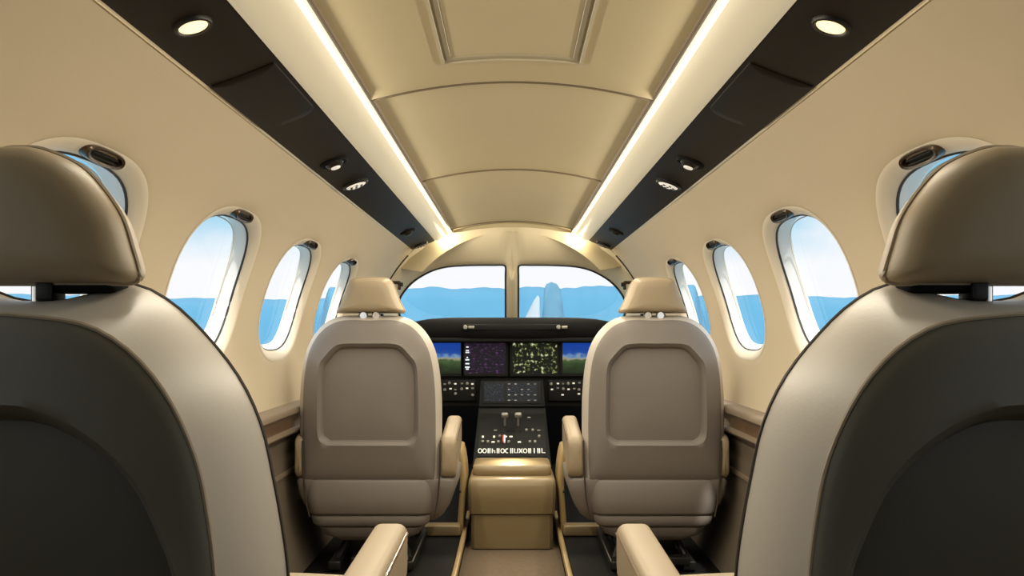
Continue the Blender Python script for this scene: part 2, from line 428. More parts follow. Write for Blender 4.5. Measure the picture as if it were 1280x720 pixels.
# outer boundary of the left half, listed in the same order (inner/centre line downwards, bottom, arch upwards)
def arch(t):  # t 0..1 from the sill up to the ceiling centre
    aa = math.radians(-12)+t*math.radians(52+12)
    p = shell(-1, 4.95, aa*R0)
    return p
outer = []
for px, py in ctl:
    v = onscreen(px, py)
    if px > 632 and py < 403: outer.append(Vector((0, v.y-.004, v.z)))
outer = [Vector((0, 5.17, .355)), Vector((0, 5.18, .30)), Vector((0, 5.24, .24)), Vector((0, 5.30, .17)), Vector((0, 5.36, .10)), Vector((0, 5.42, .03)), Vector((0, 5.46, -.04)),
         Vector((-.15, 5.46, -.12)), Vector((-.30, 5.42, -.16)), Vector((-.45, 5.34, -.20)), Vector((-.62, 5.2, -.25)), Vector((-.76, 5.05, -.28)),
         shell(-1, 4.95, math.radians(-11)*R0), shell(-1, 4.95, 0), shell(-1, 4.95, math.radians(13)*R0), shell(-1, 4.95, math.radians(24)*R0),
         shell(-1, 4.95, math.radians(34)*R0), shell(-1, 4.95, math.radians(43)*R0), Vector((-.50, 4.95, .505)), Vector((-.40, 4.95, .545)), Vector((-.30, 4.95, .555)), Vector((-.20, 4.95, .572)), Vector((-.10, 4.95, .582)), Vector((0, 4.95, .585))]
def smoothloop(P, it=1):
    for _ in range(it):
        n = len(P); Q = []
        for i in range(n):
            a, b = P[i], P[(i+1) % n]
            Q += [a*.75+b*.25, a*.25+b*.75]
        P = Q
    return P
outer2 = []
for i in range(len(outer)):
    a, b = outer[i], outer[(i+1) % len(outer)]
    outer2 += [a, a*.75+b*.25, a*.5+b*.5, a*.25+b*.75]
open2 = []
for i in range(len(op)):
    p0, p1, p2, p3 = op[i-1], op[i], op[(i+1) % len(op)], op[(i+2) % len(op)]
    for k in range(4):
        t = k/4
        open2.append(.5*((2*p1)+(p2-p0)*t+(2*p0-5*p1+4*p2-p3)*t*t+(3*p1-p0-3*p2+p3)*t**3))
cen = sum(open2, Vector())/len(open2)
g = G()
for mir in (1, -1):
    rings = []
    def X(p): return Vector((p.x*mir, p.y, p.z))
    lip = [p+(p-cen)*.012+Vector((0, -.012, 0)) for p in open2]
    rings.append([X(p+Vector((0, .02, 0))) for p in open2]); rings.append([X(p) for p in open2]); rings.append([X(p) for p in lip])
    for k in range(1, 9):
        t = k/8
        rings.append([X(Vector((a.x*(1-t)+b.x*t, a.y+(b.y-a.y)*t**1.0-.035*math.sin(PI*t)*(1 if abs(b.x) > .05 else .25), a.z*(1-t)+b.z*t+.02*math.sin(PI*t)*(1 if b.z > .5 else 0)))) for a, b in zip(lip, outer2)])
    g.loft(rings)
tag(g.build('wall_front', 'frontliner_lit', sharp=60), kind='structure')
for mir, nm in ((1, 'window_15'), (-1, 'window_16')):
    e = empty(nm, (0, 5.2, .2), kind='structure')
    def X(p): return Vector((p.x*mir, p.y-5.2, p.z-.2))
    cc = X(cen)
    g = G(); g.tube([X(p+(cen-p)*.004+Vector((0, -.003, 0))) for p in open2], .0075, 8, closed=True); g.build('gasket', 'gasket', e)
    g = G(); rr = [X(p) for p in open2]
    g.loft([rr, [p+Vector((0, .06, -.0)) for p in rr]]); g.build('reveal', 'rim', e)
    ins = [p+Vector((0, .05, 0)) for p in rr]
    g = G(); g.loft([ins, [(p+(cc+Vector((0, .05, 0))-p)*.5) for p in ins]], cap1=True); g.build('pane', 'glass', e, sharp=180)
# dark joint between cabin liner and cockpit frame
g = G()
for s in (-1, 1):
    g.tube([shell(s, 4.952, math.radians(a)*R0, -.002) for a in range(-11, 44, 2)], .006, 6)
tag(g.build('trim_3', 'gasket'), kind='structure')
# visor clips beside the windshield
for s in (-1, 1):
    side = 'left' if s < 0 else 'right'
    p = Vector((s*.665, 4.98, .27))
    e = empty('visor_clip', p, 'small dark visor clip on the cockpit frame above the %s pilot seat headrest' % side, 'clip')
    g = G(); g.box((0, 0, 0), (.05, .03, .018), .006); g.box((s*-.02, -.01, -.02), (.018, .02, .045), .005); g.build('bracket', 'latch', e)
    g = G(); g.lathe([(.012, -.01), (.012, .01), (.004, .012)], (1, 0, 0), (-s*.03, -.01, -.012), 14); g.build('pivot', 'mech', e)

# ------------------------------------------------------------------ floor and platforms
g = G(); g.box((0, 2.3, -.955), (1.7, 7.0, .05), 0); tag(g.build('floor', 'carpet'), kind='structure')
g = G(); g.box((0, 5.72, -.52), (1.7, .05, .88), 0); tag(g.build('wall_nose', 'black'), kind='structure')
# nose deck closing the space under the windshield
for s in (-1, 1):
    side = 'left' if s < 0 else 'right'
    g = G(); g.box((s*.475, 4.25, -.898), (.55, 2.7, .064), .004)
    tag(g.build('floor_platform_'+side, 'black'), kind='structure')
    g = G(); g.box((0, 0, 0), (.018, 1.35, .03), .005)
    o = g.build('floor_rail', 'tanbox', loc=(s*.203, 3.42, -.868))
    tag(o, 'slim tan floor rail edging the aisle beside the %s pilot seat' % side, 'rail')
    g = G(); g.box((0, 0, 0), (.26, .07, .045), .008)
    o = g.build('floor_step', 'boxtan', loc=(s*.345, 3.66, -.842))
    tag(o, 'short tan floor bar across the %s cockpit footwell' % side, 'step')

# ------------------------------------------------------------------ seats
def halfcurve(tab, n, m):
    """tab (hw,z) from top centre down to bottom corner ; returns closed loop of (x,z), symmetric"""
    P = [Vector((a, 0, b)) for a, b in tab]
    # catmull-rom densify
    D = []
    for i in range(len(P)-1):
        p0 = P[i-1] if i else Vector((-P[1].x, 0, P[1].z)); p1, p2 = P[i], P[i+1]; p3 = P[i+2] if i+2 < len(P) else P[i+1]
        for k in range(8):
            t = k/8; D.append(.5*((2*p1)+(p2-p0)*t+(2*p0-5*p1+4*p2-p3)*t*t+(3*p1-p0-3*p2+p3)*t**3))
    D.append(P[-1])
    seg = [(D[i+1]-D[i]).length for i in range(len(D)-1)]; T = sum(seg); out = []
    for k in range(n+1):
        d = T*k/n; i = 0
        while i < len(seg)-1 and d > seg[i]: d -= seg[i]; i += 1
        out.append(D[i].lerp(D[i+1], min(1, d/max(seg[i], 1e-9))))
    right = [(p.x, p.z) for p in out]
    zb = right[-1][1]; hb = right[-1][0]
    bot = [(hb*(1-2*k/m), zb) for k in range(1, m)]
    left = [(-x, z) for x, z in right[::-1]][:-1]
    return right+bot+left
TF = [(0, .028), (.03, .030), (.062, .041), (.091, .046), (.130, .025), (.170, -.015), (.200, -.056), (.220, -.102), (.232, -.156), (.241, -.206), (.247, -.255), (.252, -.35), (.252, -.45), (.247, -.53)]
TP = [(0, .0145), (.033, .0125), (.085, .005), (.122, -.015), (.152, -.046), (.174, -.083), (.190, -.124), (.199, -.168), (.206, -.227), (.210, -.32), (.213, -.42), (.213, -.53)]
TFC = [(0, .040), (.06, .043), (.108, .041), (.152, .024), (.190, -.012), (.217, -.058), (.232, -.105), (.240, -.156), (.244, -.206), (.247, -.255), (.248, -.35), (.247, -.45), (.243, -.53)]
TPC = [(0, .032), (.058, .034), (.103, .030), (.145, .013), (.181, -.021), (.206, -.064), (.220, -.110), (.228, -.160), (.232, -.21), (.234, -.26), (.235, -.35), (.234, -.45), (.230, -.53)]
TRN = [(0, -.071), (.054, -.0755), (.106, -.1045), (.142, -.1415), (.165, -.188), (.178, -.227), (.186, -.30), (.186, -.37), (.178, -.40), (.158, -.415)]
TRC = [(0, -.052), (.07, -.052), (.105, -.056), (.125, -.070), (.150, -.098), (.165, -.118), (.172, -.16), (.174, -.26), (.174, -.35), (.166, -.384), (.145, -.400)]
THN = [(0, .178), (.024, .175), (.062, .156), (.094, .116), (.107, .08), (.1135, .056), (.112, .048), (.102, .0455)]
THC = [(0, .186), (.05, .184), (.068, .178), (.080, .160), (.095, .120), (.112, .083), (.121, .067), (.117, .060)]
n_, m_ = 40, 16
def make_seat(x, y, inner, cockpit, label):
    """inner = +1/-1: local x direction of the aisle"""
    e = empty('pilot_seat' if cockpit else 'passenger_seat', (x, y, -.86 if cockpit else -.93), label, 'seat')
    z0 = e.location.z
    S = inner
    def ring(tab, yy, sc=1.0, cz=None, shift=0):
        pts = halfcurve(tab, n_, m_)
        if cz is None: cz = 0
        return [Vector((px*sc, yy, (pz-cz)*sc+cz-z0+shift)) for px, pz in pts]
    def lp(a, b, t, dy): return [p.lerp(q, t)+Vector((0, dy, 0)) for p, q in zip(a, b)]
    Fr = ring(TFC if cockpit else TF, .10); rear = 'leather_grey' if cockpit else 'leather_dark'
    P = ring(TPC if cockpit else TP, .0 if not cockpit else .012)
    Rn = ring(TRC if cockpit else TRN, -.010)
    # shell of the back: side band from front edge to the rear panel
    g = G()
    bulge = .012 if cockpit else .006
    rings = [Fr]
    ts = (.12, .3, .5, .7, .85, .95, 1)
    for t in ts:
        r = [p.lerp(q, t) for p, q in zip(Fr, P)]
        out = []
        for p, q in zip(r, P):
            d = Vector((p.x, 0, p.z-(-.25-z0))); d.normalize()
            out.append(p+(d+Vector((0, -.7, 0)))*bulge*math.sin(PI*t))
        rings.append(out)
    g.loft(rings)
    g.build('back_bolster', 'leather_light', e)  # pale leather; on the pilot seats its tone also carries the lit edge
    # rear panel
    g = G()
    rings = [P, lp(P, Rn, .05, -.004), lp(P, Rn, .2, -.008), lp(P, Rn, .5, -.010), lp(P, Rn, .85, -.010), lp(P, Rn, .96, -.011), lp(P, Rn, 1, -.006 if cockpit else -.008)]
    dp = .010 if cockpit else .006
    zc = -.25
    def scl(rg, s, yy):
        return [Vector((p.x*s, yy, (p.z-(zc-z0))*s+zc-z0)) for p in rg]
    rings += [scl(Rn, .965, -.012), scl(Rn, .945, -.004), scl(Rn, .925, dp*.7)]
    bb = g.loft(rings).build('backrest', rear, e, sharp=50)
    g = G(); g.loft([scl(Rn, .93, dp*.6), scl(Rn, .90, dp*.55), scl(Rn, .7, dp*.2), scl(Rn, .4, dp*-.1), scl(Rn, .05, dp*-.2)], cap1=True)
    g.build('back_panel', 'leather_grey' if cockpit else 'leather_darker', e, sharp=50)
    if not cockpit:
        g = G(); g.tube([p+Vector((0, -.001, 0)) for p in P], .0022, 6, closed=True); g.build('inner_piping', 'stitch', e)
    g = G(); g.tube([p+Vector((0, .001, 0)) for p in Fr], (.0024 if not cockpit else .002), 6, closed=True); g.build('edge_piping', 'piping', e)
    # front cushion
    g = G(); g.loft([Fr, scl(Fr, .985, .108), scl(Fr, .955, .13), scl(Fr, .88, .155), scl(Fr, .7, .170), scl(Fr, .05, .165)], cap1=True)
    g.build('back_cushion', 'leather', e)
    # lower shell, two courses with a groove
    def rr(hw, ya, yb, z, r=.05, k=6):
        pts = []
        for cx, cy, a0 in ((hw-r, yb-r, 0), (-hw+r, yb-r, PI/2), (-hw+r, ya+r, PI), (hw-r, ya+r, 1.5*PI)):
            for i in range(k):
                t = a0+PI/2*i/(k-1); pts.append(Vector((cx+r*math.cos(t), cy+r*math.sin(t), z-z0)))
        return pts
    g = G(); g.loft([rr(.222, .02, .2, -.525), rr(.229, .008, .2, -.531), rr(.232, .003, .2, -.540), rr(.230, .001, .2, -.60), rr(.221, .002, .2, -.645), rr(.216, .008, .2, -.6535), rr(.212, .018, .2, -.655)], cap0=True, cap1=True)
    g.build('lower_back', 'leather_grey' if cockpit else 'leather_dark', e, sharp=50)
    g = G(); g.loft([rr(.205, .02, .2, -.654), rr(.213, .009, .2, -.659), rr(.213, .007, .2, -.668), rr(.206, .010, .2, -.690), rr(.200, .02, .2, -.697), rr(.19, .03, .2, -.699), rr(.188, .02, .2, -.702), rr(.17, .026, .2, -.73), rr(.13, .05, .2, -.752), rr(.10, .07, .2, -.757)], cap0=True, cap1=True)
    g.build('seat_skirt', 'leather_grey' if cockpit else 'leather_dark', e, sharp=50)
    # headrest
    H = THC if cockpit else THN
    hc = .10
    hr = [ring(H, .0, .84, hc), ring(H, -.004, .55, hc), ]
    def hrg(sc, yy, dz=0): return ring(H, yy, sc, hc, dz)
    g = G(); 
    if cockpit: seq = [hrg(.05, -.004), hrg(.55, -.004), hrg(.80, .0), hrg(.86, .004), hrg(.985, .046), hrg(1.0, .056), hrg(.995, .09), hrg(.93, .112), hrg(.7, .122), hrg(.05, .124)]
    else: seq = [hrg(.05, .012), hrg(.5, .013), hrg(.8, .018), hrg(.93, .027), hrg(.985, .038), hrg(1.0, .05), hrg(.985, .068), hrg(.90, .095), hrg(.7, .105), hrg(.05, .108)]
    g.loft(seq, cap0=True, cap1=True); hd = g.build('headrest', 'leather', e, sharp=50)
    if not cockpit:
        g = G(); g.tube([p for p in hrg(1.003, .052)], .0028, 6, closed=True); g.build('headrest_piping', 'stitch', hd)
    else:
        g = G(); g.tube([p for p in hrg(1.0, .055)], .0020, 6, closed=True); g.build('headrest_piping', 'stitch', hd)
    def post(q): return q*.029 if cockpit else (S*.010 if q > 0 else -S*.050)
    for q in (-1, 1):
        g = G(); g.lathe([(.006, .0), (.006, .08)], (0, 0, 1), (post(q), .06, .015-z0), 12)
        if cockpit: g.lathe([(.012, .0), (.016, .006), (.012, .014)], (0, -1, 0), (q*.022, .035, .050-z0), 14)
        pst = g.build('headrest_post', 'chrome', e)
        g = G(); g.box((q*.036 if cockpit else post(q)+q*S*.013, .06, (.046 if cockpit else .038)-z0), (.016, .03, .02), .003); g.build('post_collar', 'mech', pst)
    for bxx, bw in (((0, .17),) if cockpit else ((S*.056, .066), (-S*.092, .05))):
        g = G(); g.box((bxx, .07, .043-z0), (bw, .04, .014), .006); g.build('headrest_base', 'black', e)
    # seat cushion and pan
    ln = .60 if cockpit else .80
    g = G(); g.loft([[Vector((px, yy, zz-z0)) for px, zz in prof] for yy, prof in [
        (.16, [(.19, -.60), (.225, -.56), (.225, -.47), (.19, -.44), (.10, -.435), (-.10, -.435), (-.19, -.44), (-.225, -.47), (-.225, -.56), (-.19, -.60)]),
        (.35, [(.20, -.60), (.235, -.56), (.235, -.46), (.20, -.425), (.10, -.435), (-.10, -.435), (-.20, -.425), (-.235, -.46), (-.235, -.56), (-.20, -.60)]),
        (ln-.10, [(.20, -.60), (.235, -.56), (.235, -.46), (.20, -.425), (.10, -.420), (-.10, -.420), (-.20, -.425), (-.235, -.46), (-.235, -.56), (-.20, -.60)]),
        (ln-.03, [(.20, -.60), (.23, -.56), (.23, -.47), (.20, -.445), (.10, -.44), (-.10, -.44), (-.20, -.445), (-.23, -.47), (-.23, -.56), (-.20, -.60)]),
        (ln, [(.19, -.58), (.21, -.55), (.21, -.50), (.19, -.48), (.10, -.475), (-.10, -.475), (-.19, -.48), (-.21, -.50), (-.21, -.55), (-.19, -.58)])]], cap0=True, cap1=True)
    g.build('seat_cushion', 'leather', e, sharp=60)
    g = G(); g.box((0, .34, -.64-z0), (.40, .42, .09), .02); g.build('seat_pan', 'leather_grey', e)
    # armrests
    for q in (1, -1):
        sx = S*q
        if cockpit:
            xa, xb = (.252, .308) if q == 1 else (.232, .262)
            y_a, y_b = .0, .36; zt0, zt1 = -.375, -.335; hh = .15
        else:
            xa, xb = (.236, .296)
            y_a, y_b = .10, .75; zt0, zt1 = -.350, -.340; hh = .13
        xm, w = (xa+xb)/2, (xb-xa)/2
        def asec(yy, zt, h, ww, r=.02, rb=.012):
            pts = []
            for cx, cz, a0, rr_ in ((ww-r*.8, zt-r*.8, 0, r*.8), (-ww+r*.8, zt-r*.8, PI/2, r*.8), (-ww+rb, zt-h+rb, PI, rb), (ww-rb, zt-h+rb, 1.5*PI, rb)):
                for i in range(5):
                    t = a0+PI/2*i/4; pts.append(Vector((sx*xm+cx+rr_*math.cos(t), yy, cz+rr_*math.sin(t)-z0)))
            return pts
        g = G(); N = 6; rings = []
        r0 = min(.02, w*.8)
        rings.append(asec(y_a-.0, zt0-.03, hh*.55, w*.72, r0*.6)); rings.append(asec(y_a+.008, zt0-.010, hh*.85, w*.93, r0)); rings.append(asec(y_a+.03, zt0, hh, w, r0))
        rings.append(asec((y_a+y_b)/2, (zt0+zt1)/2, hh*.92, w, r0)); rings.append(asec(y_b-.03, zt1, hh*.75, w, r0)); rings.append(asec(y_b-.008, zt1-.006, hh*.62, w*.94, r0)); rings.append(asec(y_b, zt1-.02, hh*.4, w*.8, r0*.8))
        g.loft(rings, cap0=True, cap1=True); ar = g.build('armrest', 'leather', e, sharp=60)
        # dark inlay along the aisle-side upper edge
        g = G(); xo = sx*xm+sx*w*.99 if q == 1 else sx*xm-S*0+sx*w*.99
        pa = [Vector((xo, y_a+.03+(y_b-y_a-.06)*k/6, zt0+(zt1-zt0)*k/6-.017-z0)) for k in range(7)]
        g.tube(pa, .0035 if not cockpit else .0025, 6); g.build('armrest_inlay', 'wood' if not cockpit else 'piping', ar)
        if cockpit:
            # shell under the armrest
            g = G()
            def ssec(z, ya, yb, xo_, xi=.20):
                return [Vector((sx*a, b, z-z0)) for a, b in ((xi, ya), (xo_-.012, ya), (xo_, ya+.012), (xo_, yb-.02), (xo_-.02, yb), (xi, yb))]
            k = xb-.308
            g.loft([ssec(-.525, .012, .42, xb-.012), ssec(-.535, .008, .44, xb-.006), ssec(-.58, .02, .44, xb-.010), ssec(-.62, .03, .43, xb-.025), ssec(-.66, .05, .42, xb-.05), ssec(-.685, .07, .38, xb-.08)], cap0=True, cap1=True)
            g.build('side_shell', 'leather_grey', e, sharp=60)
            g = G(); g.tube([Vector((sx*(xa+.001), .004, -.39-z0)), Vector((sx*(xa+.0), -.002, -.42-z0)), Vector((sx*(xa-.002), -.001, -.48-z0)), Vector((sx*(xa-.004), .004, -.53-z0)), Vector((sx*(xa-.010), .006, -.60-z0)), Vector((sx*(xa-.022), .010, -.66-z0))], .0028, 6)
            g.build('side_seam', 'piping', e)
        else:
            g = G(); g.box((sx*.255, .40, -.53-z0), (.05, .5, .16), .015); g.build('side_shell', 'leather_grey', e)
    # base mechanism
    g = G(); fl = 0
    top = -.76-z0 if not cockpit else -.755-z0
    g.box((0, .30, top*.5+.02), (.20, .30, max(.02, top-.02)), .01)
    g.box((0, .32, top+.02), (.34, .36, .05), .01)
    for q in (-1, 1):
        g.box((q*.13, .30, .018), (.045, .52, .034), .006)
        g.tube([(q*.13, .10, .03), (q*.09, .16, top+.01)], .012, 8); g.tube([(q*.13, .46, .03), (q*.09, .40, top+.01)], .012, 8)
    g.box((.03, .06, .035), (.20, .05, .03), .005)
    g.build('seat_base', 'mech', e)
    return e
make_seat(-.504, 3.05, 1, True, 'greige leather pilot seat left of the centre console, seen from behind')
make_seat(.504, 3.05, -1, True, 'greige leather pilot seat right of the centre console, seen from behind')
make_seat(-.48, .80, 1, False, 'large taupe passenger seat cut off by the left edge of the frame')
make_seat(.48, .80, -1, False, 'large taupe passenger seat cut off by the right edge of the frame')

# ------------------------------------------------------------------ instrument panel
IY = 4.5
e = empty('instrument_panel', (0, IY, -.40), 'black cockpit instrument panel with four lit displays below the windshield', 'instrument panel')
def I(x, y, z): return Vector((x, y-IY, z+.40))
g = G()
def cov(yy, dz, hw=.79):
    out = []
    for k in range(33):
        x = -hw+2*hw*k/32; u = abs(x)/hw
        out.append(I(x, yy+.10*u*u, .062-.010*sm((abs(x)-.3)/.2)-.20*max(0, u-.55)**1.6*2.0+dz))
    return out
g.loft([cov(4.47, -.130, .77), cov(4.40, -.105, .77), cov(4.385, -.060, .77), cov(4.39, -.030, .77), cov(4.41, -.008, .77), cov(4.45, .0, .77), cov(4.9, -.004, .75), cov(5.2, -.02, .68), cov(5.40, -.06, .6)], closed=False)
g.build('glareshield', 'black', e, sharp=60)
g = G(); g.box(I(0, 4.53, -.22), (1.5, .05, .36), .006); g.box(I(0, 4.46, -.052), (.94, .10, .022), .006)
g.build('panel_body', 'panelblack', e)
g = G(); g.box(I(0, 4.392, .012), (.50, .014, .030), .004); g.build('warning_panel', 'bezel', e)
for x in (-.235, .235):
    g = G(); g.lathe([(.011, 0), (.011, .014), (.008, .018)], (0, -1, 0), I(x, 4.385, .012), 14); g.box(I(x+.03, 4.38, .012), (.03, .01, .014), .003)
    g.build('knob', 'knob', e)
sc = [(-.345, .175, 'pfd', 'left flight display'), (-.142, .222, 'map', 'map display'), (.118, .222, 'eng', 'engine display'), (.345, .175, 'pfd', 'right')]
sc = [(-.372, .230, 'pfd'), (-.142, .222, 'map'), (.118, .236, 'eng'), (.378, .240, 'pfd')]
mats = {k: screen_mat('display_'+k, k) for k in ('pfd', 'map', 'eng', 'fms')}
for i, (x, w, k) in enumerate(sc):
    g = G(); c = I(x, 4.498, -.148)
    # bezel as frame
    def rect(hw, hh, yy): return [Vector((a*hw, yy, b*hh)) for a, b in ((1, 1), (-1, 1), (-1, -1), (1, -1))]
    g.loft([rect(w/2+.012, .096, .01), rect(w/2+.012, .096, -.014), rect(w/2+.008, .092, -.018), rect(w/2-.002, .080, -.018), rect(w/2-.004, .078, -.010)])
    bz = g.build('display', 'bezel', e, loc=c, sharp=30)
    g = G(); g.box((0, -.010, 0), (w-.006, .004, .158), 0); s_ = g.build('screen', mats[k], bz)
    if k == 'map':
        g = G()
        for zz, ww in ((.058, .012), (.040, .016), (.030, .018), (.004, .008), (-.008, .020), (-.028, .020), (-.046, .024), (-.056, .014)):
            g.box((-w/2+.022, -.0125, zz), (ww, .002, .007), .0)
        g.build('readouts', mat('readout', (.5, .6, .65), .5, emit=(.75, .85, .9), es=.7), bz)
# knob clusters left and right below the displays
random.seed(3)
for sgn in (-1, 1):
    x0 = sgn*.305
    g = G(); g.box(I(x0, 4.495, -.315), (.235, .02, .11), .004); g.build('control_panel', 'bezel', e)
    for r in range(3):
        for k in range(8):
            if r == 2 and (k+sgn) % 3: continue
            x = x0-.10+.0285*k+random.uniform(-.004, .004); z = -.278-.028*r+random.uniform(-.004, .004)
            g = G()
            if (k+r) % 3 == 0: g.lathe([(.0075, 0), (.007, .012), (.004, .014)], (0, -1, 0), I(x, 4.485, z), 10); g.build('knob', 'knob', e)
            else: g.box(I(x, 4.483, z), (.013, .006, .008), .002); g.build('push_button', 'white' if (k+r) % 3 == 1 else 'knob', e)

# ------------------------------------------------------------------ centre pedestal
e = empty('centre_pedestal', (0, 4.25, -.93), 'black centre pedestal with keypads and throttle quadrant between the pilot seats', 'console')
def K(x, y, z): return Vector((x, y-4.25, z+.93))
# side profile (y, z) of the top surface, going down toward the cabin
top = [(4.50, -.250), (4.44, -.262), (4.40, -.385), (4.36, -.392), (4.33, -.42), (4.05, -.600), (3.99, -.625), (3.98, -.70)]
def hw_at(z): return .155+(.178-.155)*min(1, max(0, (-.26-z)/.36))
rows = []
for y, z in top: rows.append([K(-hw_at(z)-.004, y, z-.5 if z > -.65 else -.90), K(-hw_at(z)-.004, y, z-.004), K(-hw_at(z)+.004, y, z), K(0, y, z), K(hw_at(z)-.004, y, z), K(hw_at(z)+.004, y, z-.004), K(hw_at(z)+.004, y, z-.5 if z > -.65 else -.90)])
g = G(); g.loft(rows, closed=False); g.build('pedestal_body', 'panelblack', e, sharp=30)
# upper control display on the sloping face
def slope(y1, z1, y2, z2):
    d = Vector((0, y2-y1, z2-z1)); L_ = d.length; d.normalize(); n = Vector((1, 0, 0)).cross(d); 
    if n.y > 0: n = -n
    R = Matrix((Vector((1, 0, 0)), -d if d.z < 0 else d, n)).transposed()
    return R, L_
R1, L1 = slope(4.44, -.262, 4.40, -.385)
def on1(x, t, h=0): return K(x, 4.44-.04*t, -.262-.123*t)+R1 @ Vector((0, 0, h))
g = G(); g.box(on1(0, .5, .006), (.30, .118, .012), .003, R1); d_ = g.build('control_unit', 'bezel', e)
g = G(); g.box(on1(-.09, .48, .0125), (.10, .095, .003), 0, R1); g.build('screen', mats['fms'], d_)
g = G(); g.box(on1(.05, .48, .0125), (.155, .095, .003), 0, R1); g.build('screen', mats['fms'], d_)
for i in range(5):
    for j in range(4):
        if (i*j+i) % 3 == 2: continue
        g = G(); g.box(on1(-.015+.033*i, .16+.22*j, .016), (.012, .005, .004), .001, R1); g.build('key', 'knob', d_)
g = G(); g.box(K(0, 4.375, -.383), (.33, .045, .014), .005); g.build('palm_rest', 'bezel', e)
R2, L2 = slope(4.33, -.42, 4.05, -.600)
def on2(x, t, h=0): return K(x, 4.33-.28*t, -.42-.18*t)+R2 @ Vector((0, 0, h))
g = G(); g.box(on2(0, .5, .003), (.325, L2*.97, .006), .002, R2); g.build('quadrant_plate', 'bezel', e)
random.seed(11)
for x in (-.035, .03):  # throttle levers
    g = G(); g.tube([on2(x, .30, 0), on2(x, .28, .05)], .005, 8); g.box(on2(x, .27, .062), (.034, .022, .026), .008, R2); g.build('throttle_lever', 'knob', e)
for r, (t, step) in enumerate(((.12, .032), (.42, .03), (.56, .027), (.68, .025))):
    k = 0; x = -.14
    while x < .145:
        if random.random() < .68:
            g = G(); ty = random.choice((0, 1, 2))
            if ty == 0: g.lathe([(.007, 0), (.0065, .011), (.003, .013)], Vector(R2 @ Vector((0, 0, 1))), on2(x, t, .004), 10); g.build('knob', 'knob', e)
            elif ty == 1: g.box(on2(x, t, .008), (.016, .008, .006), .002, R2); g.build('push_button', 'white' if r > 1 else 'knob', e)
            else: g.box(on2(x, t, .007), (.010, .014, .005), .002, R2); g.build('push_button', 'bezel' if r < 2 else 'white', e)
        x += step
for x in (-.042, -.036): 
    g = G(); g.box(on2(x, .62, .010), (.008, .05, .012), .002, R2); g.build('trim_switch', 'red' if x < -.04 else 'white', e)
# row of pale ring and bar shaped switch guards along the lower edge
x = -.150; i = 0
kinds = 'oobhbocbuxobibl'
for ch in kinds:
    g = G(); t0 = .885
    def q(a, b): return on2(x+a, t0-b*1.35/L2, .012)
    if ch in 'o': g.tube([q(.0085*math.cos(2*PI*k/12), .011*math.sin(2*PI*k/12)) for k in range(12)], .0024, 6, closed=True)
    elif ch == 'b': g.tube([q(-.004, -.012), q(-.004, .012)], .0028, 6); g.tube([q(.004, -.012), q(.004, .012)], .0026, 6)
    elif ch == 'c': g.tube([q(.008*math.cos(a), .011*math.sin(a)) for a in [PI*.35+PI*1.3*k/8 for k in range(9)]], .0026, 6)
    elif ch == 'u': g.tube([q(-.007, .011), q(-.007, -.010), q(.007, -.010), q(.007, .011)], .0024, 6)
    elif ch == 'x': g.tube([q(-.007, .011), q(.007, -.011)], .0026, 6); g.tube([q(.007, .011), q(-.007, -.011)], .0026, 6)
    elif ch == 'h': g.tube([q(-.006, -.011), q(-.006, .011)], .0024, 6); g.tube([q(-.006, 0), q(.006, .0), q(.006, -.011)], .0024, 6)
    elif ch == 'i': g.tube([q(0, -.012), q(0, .012)], .003, 6)
    else: g.tube([q(-.006, .012), q(-.006, -.010), q(.009, -.010)], .0026, 6)
    g.build('switch_guard', 'white', e); x += .0212

# tan padded box behind the pedestal
e = empty('centre_box', (0, 3.8, -.93), 'tan leather padded box glowing in lamplight at the aft end of the black pedestal', 'console')
g = G()
def bx(hw, z, ya, yb=3.96, r=.012):
    return [Vector((x, y-3.8, z+.93)) for x, y in ((hw-r, ya), (hw, ya+r), (hw, yb), (-hw, yb), (-hw, ya+r), (-hw+r, ya), (-hw*.33, ya-.002), (hw*.33, ya-.002))]
g.loft([bx(.172, -.925, 3.665), bx(.172, -.80, 3.660), bx(.173, -.782, 3.662)], cap0=True, cap1=True); g.build('lower_panel', 'boxtan', e, sharp=40)
g = G(); g.loft([bx(.176, -.780, 3.668), bx(.181, -.776, 3.652), bx(.183, -.72, 3.642), bx(.184, -.66, 3.645), bx(.183, -.640, 3.655), bx(.176, -.630, 3.672), bx(.16, -.628, 3.69)], cap0=True, cap1=True); g.build('upper_panel', 'boxtan', e, sharp=40)
g = G(); g.loft([bx(.158, -.63, 3.745), bx(.168, -.626, 3.735), bx(.170, -.61, 3.732), bx(.168, -.592, 3.742), bx(.160, -.585, 3.758, r=.01), bx(.14, -.584, 3.78)], cap0=True, cap1=True); g.build('lid_cushion', 'boxtan', e, sharp=40)
for s in (-1, 1):
    side = 'left' if s < 0 else 'right'
    e = empty('console_fin', (s*.21, 3.75, -.86), 'curved tan side fin between the centre box and the %s pilot seat' % side, 'panel')
    prof = [(.232, -.515), (.226, -.505), (.216, -.51), (.208, -.54), (.200, -.59), (.196, -.64), (.198, -.70), (.204, -.78), (.210, -.86)]
    def fr(y, dx): return [Vector((s*(x+dx)-s*.21, y-3.75, z+.86)) for x, z in prof]
    g = G(); a = fr(3.70, 0); b = fr(3.95, 0); c = fr(3.95, .026); d = fr(3.70, .026)
    g.loft([fr(3.71, .026), fr(3.703, .020), fr(3.70, .013), fr(3.703, .004), fr(3.71, 0), fr(3.93, 0), fr(3.93, .026), fr(3.71, .026)], closed=False)
    g.build('fin_body', 'tanbox', e, sharp=50)
    g = G(); g.lathe([(.006, 0), (.006, .006), (.003, .008)], (0, -1, 0), Vector((s*.012-s*.0, -.048, .17)), 12); g.build('rivet', 'mech', e)

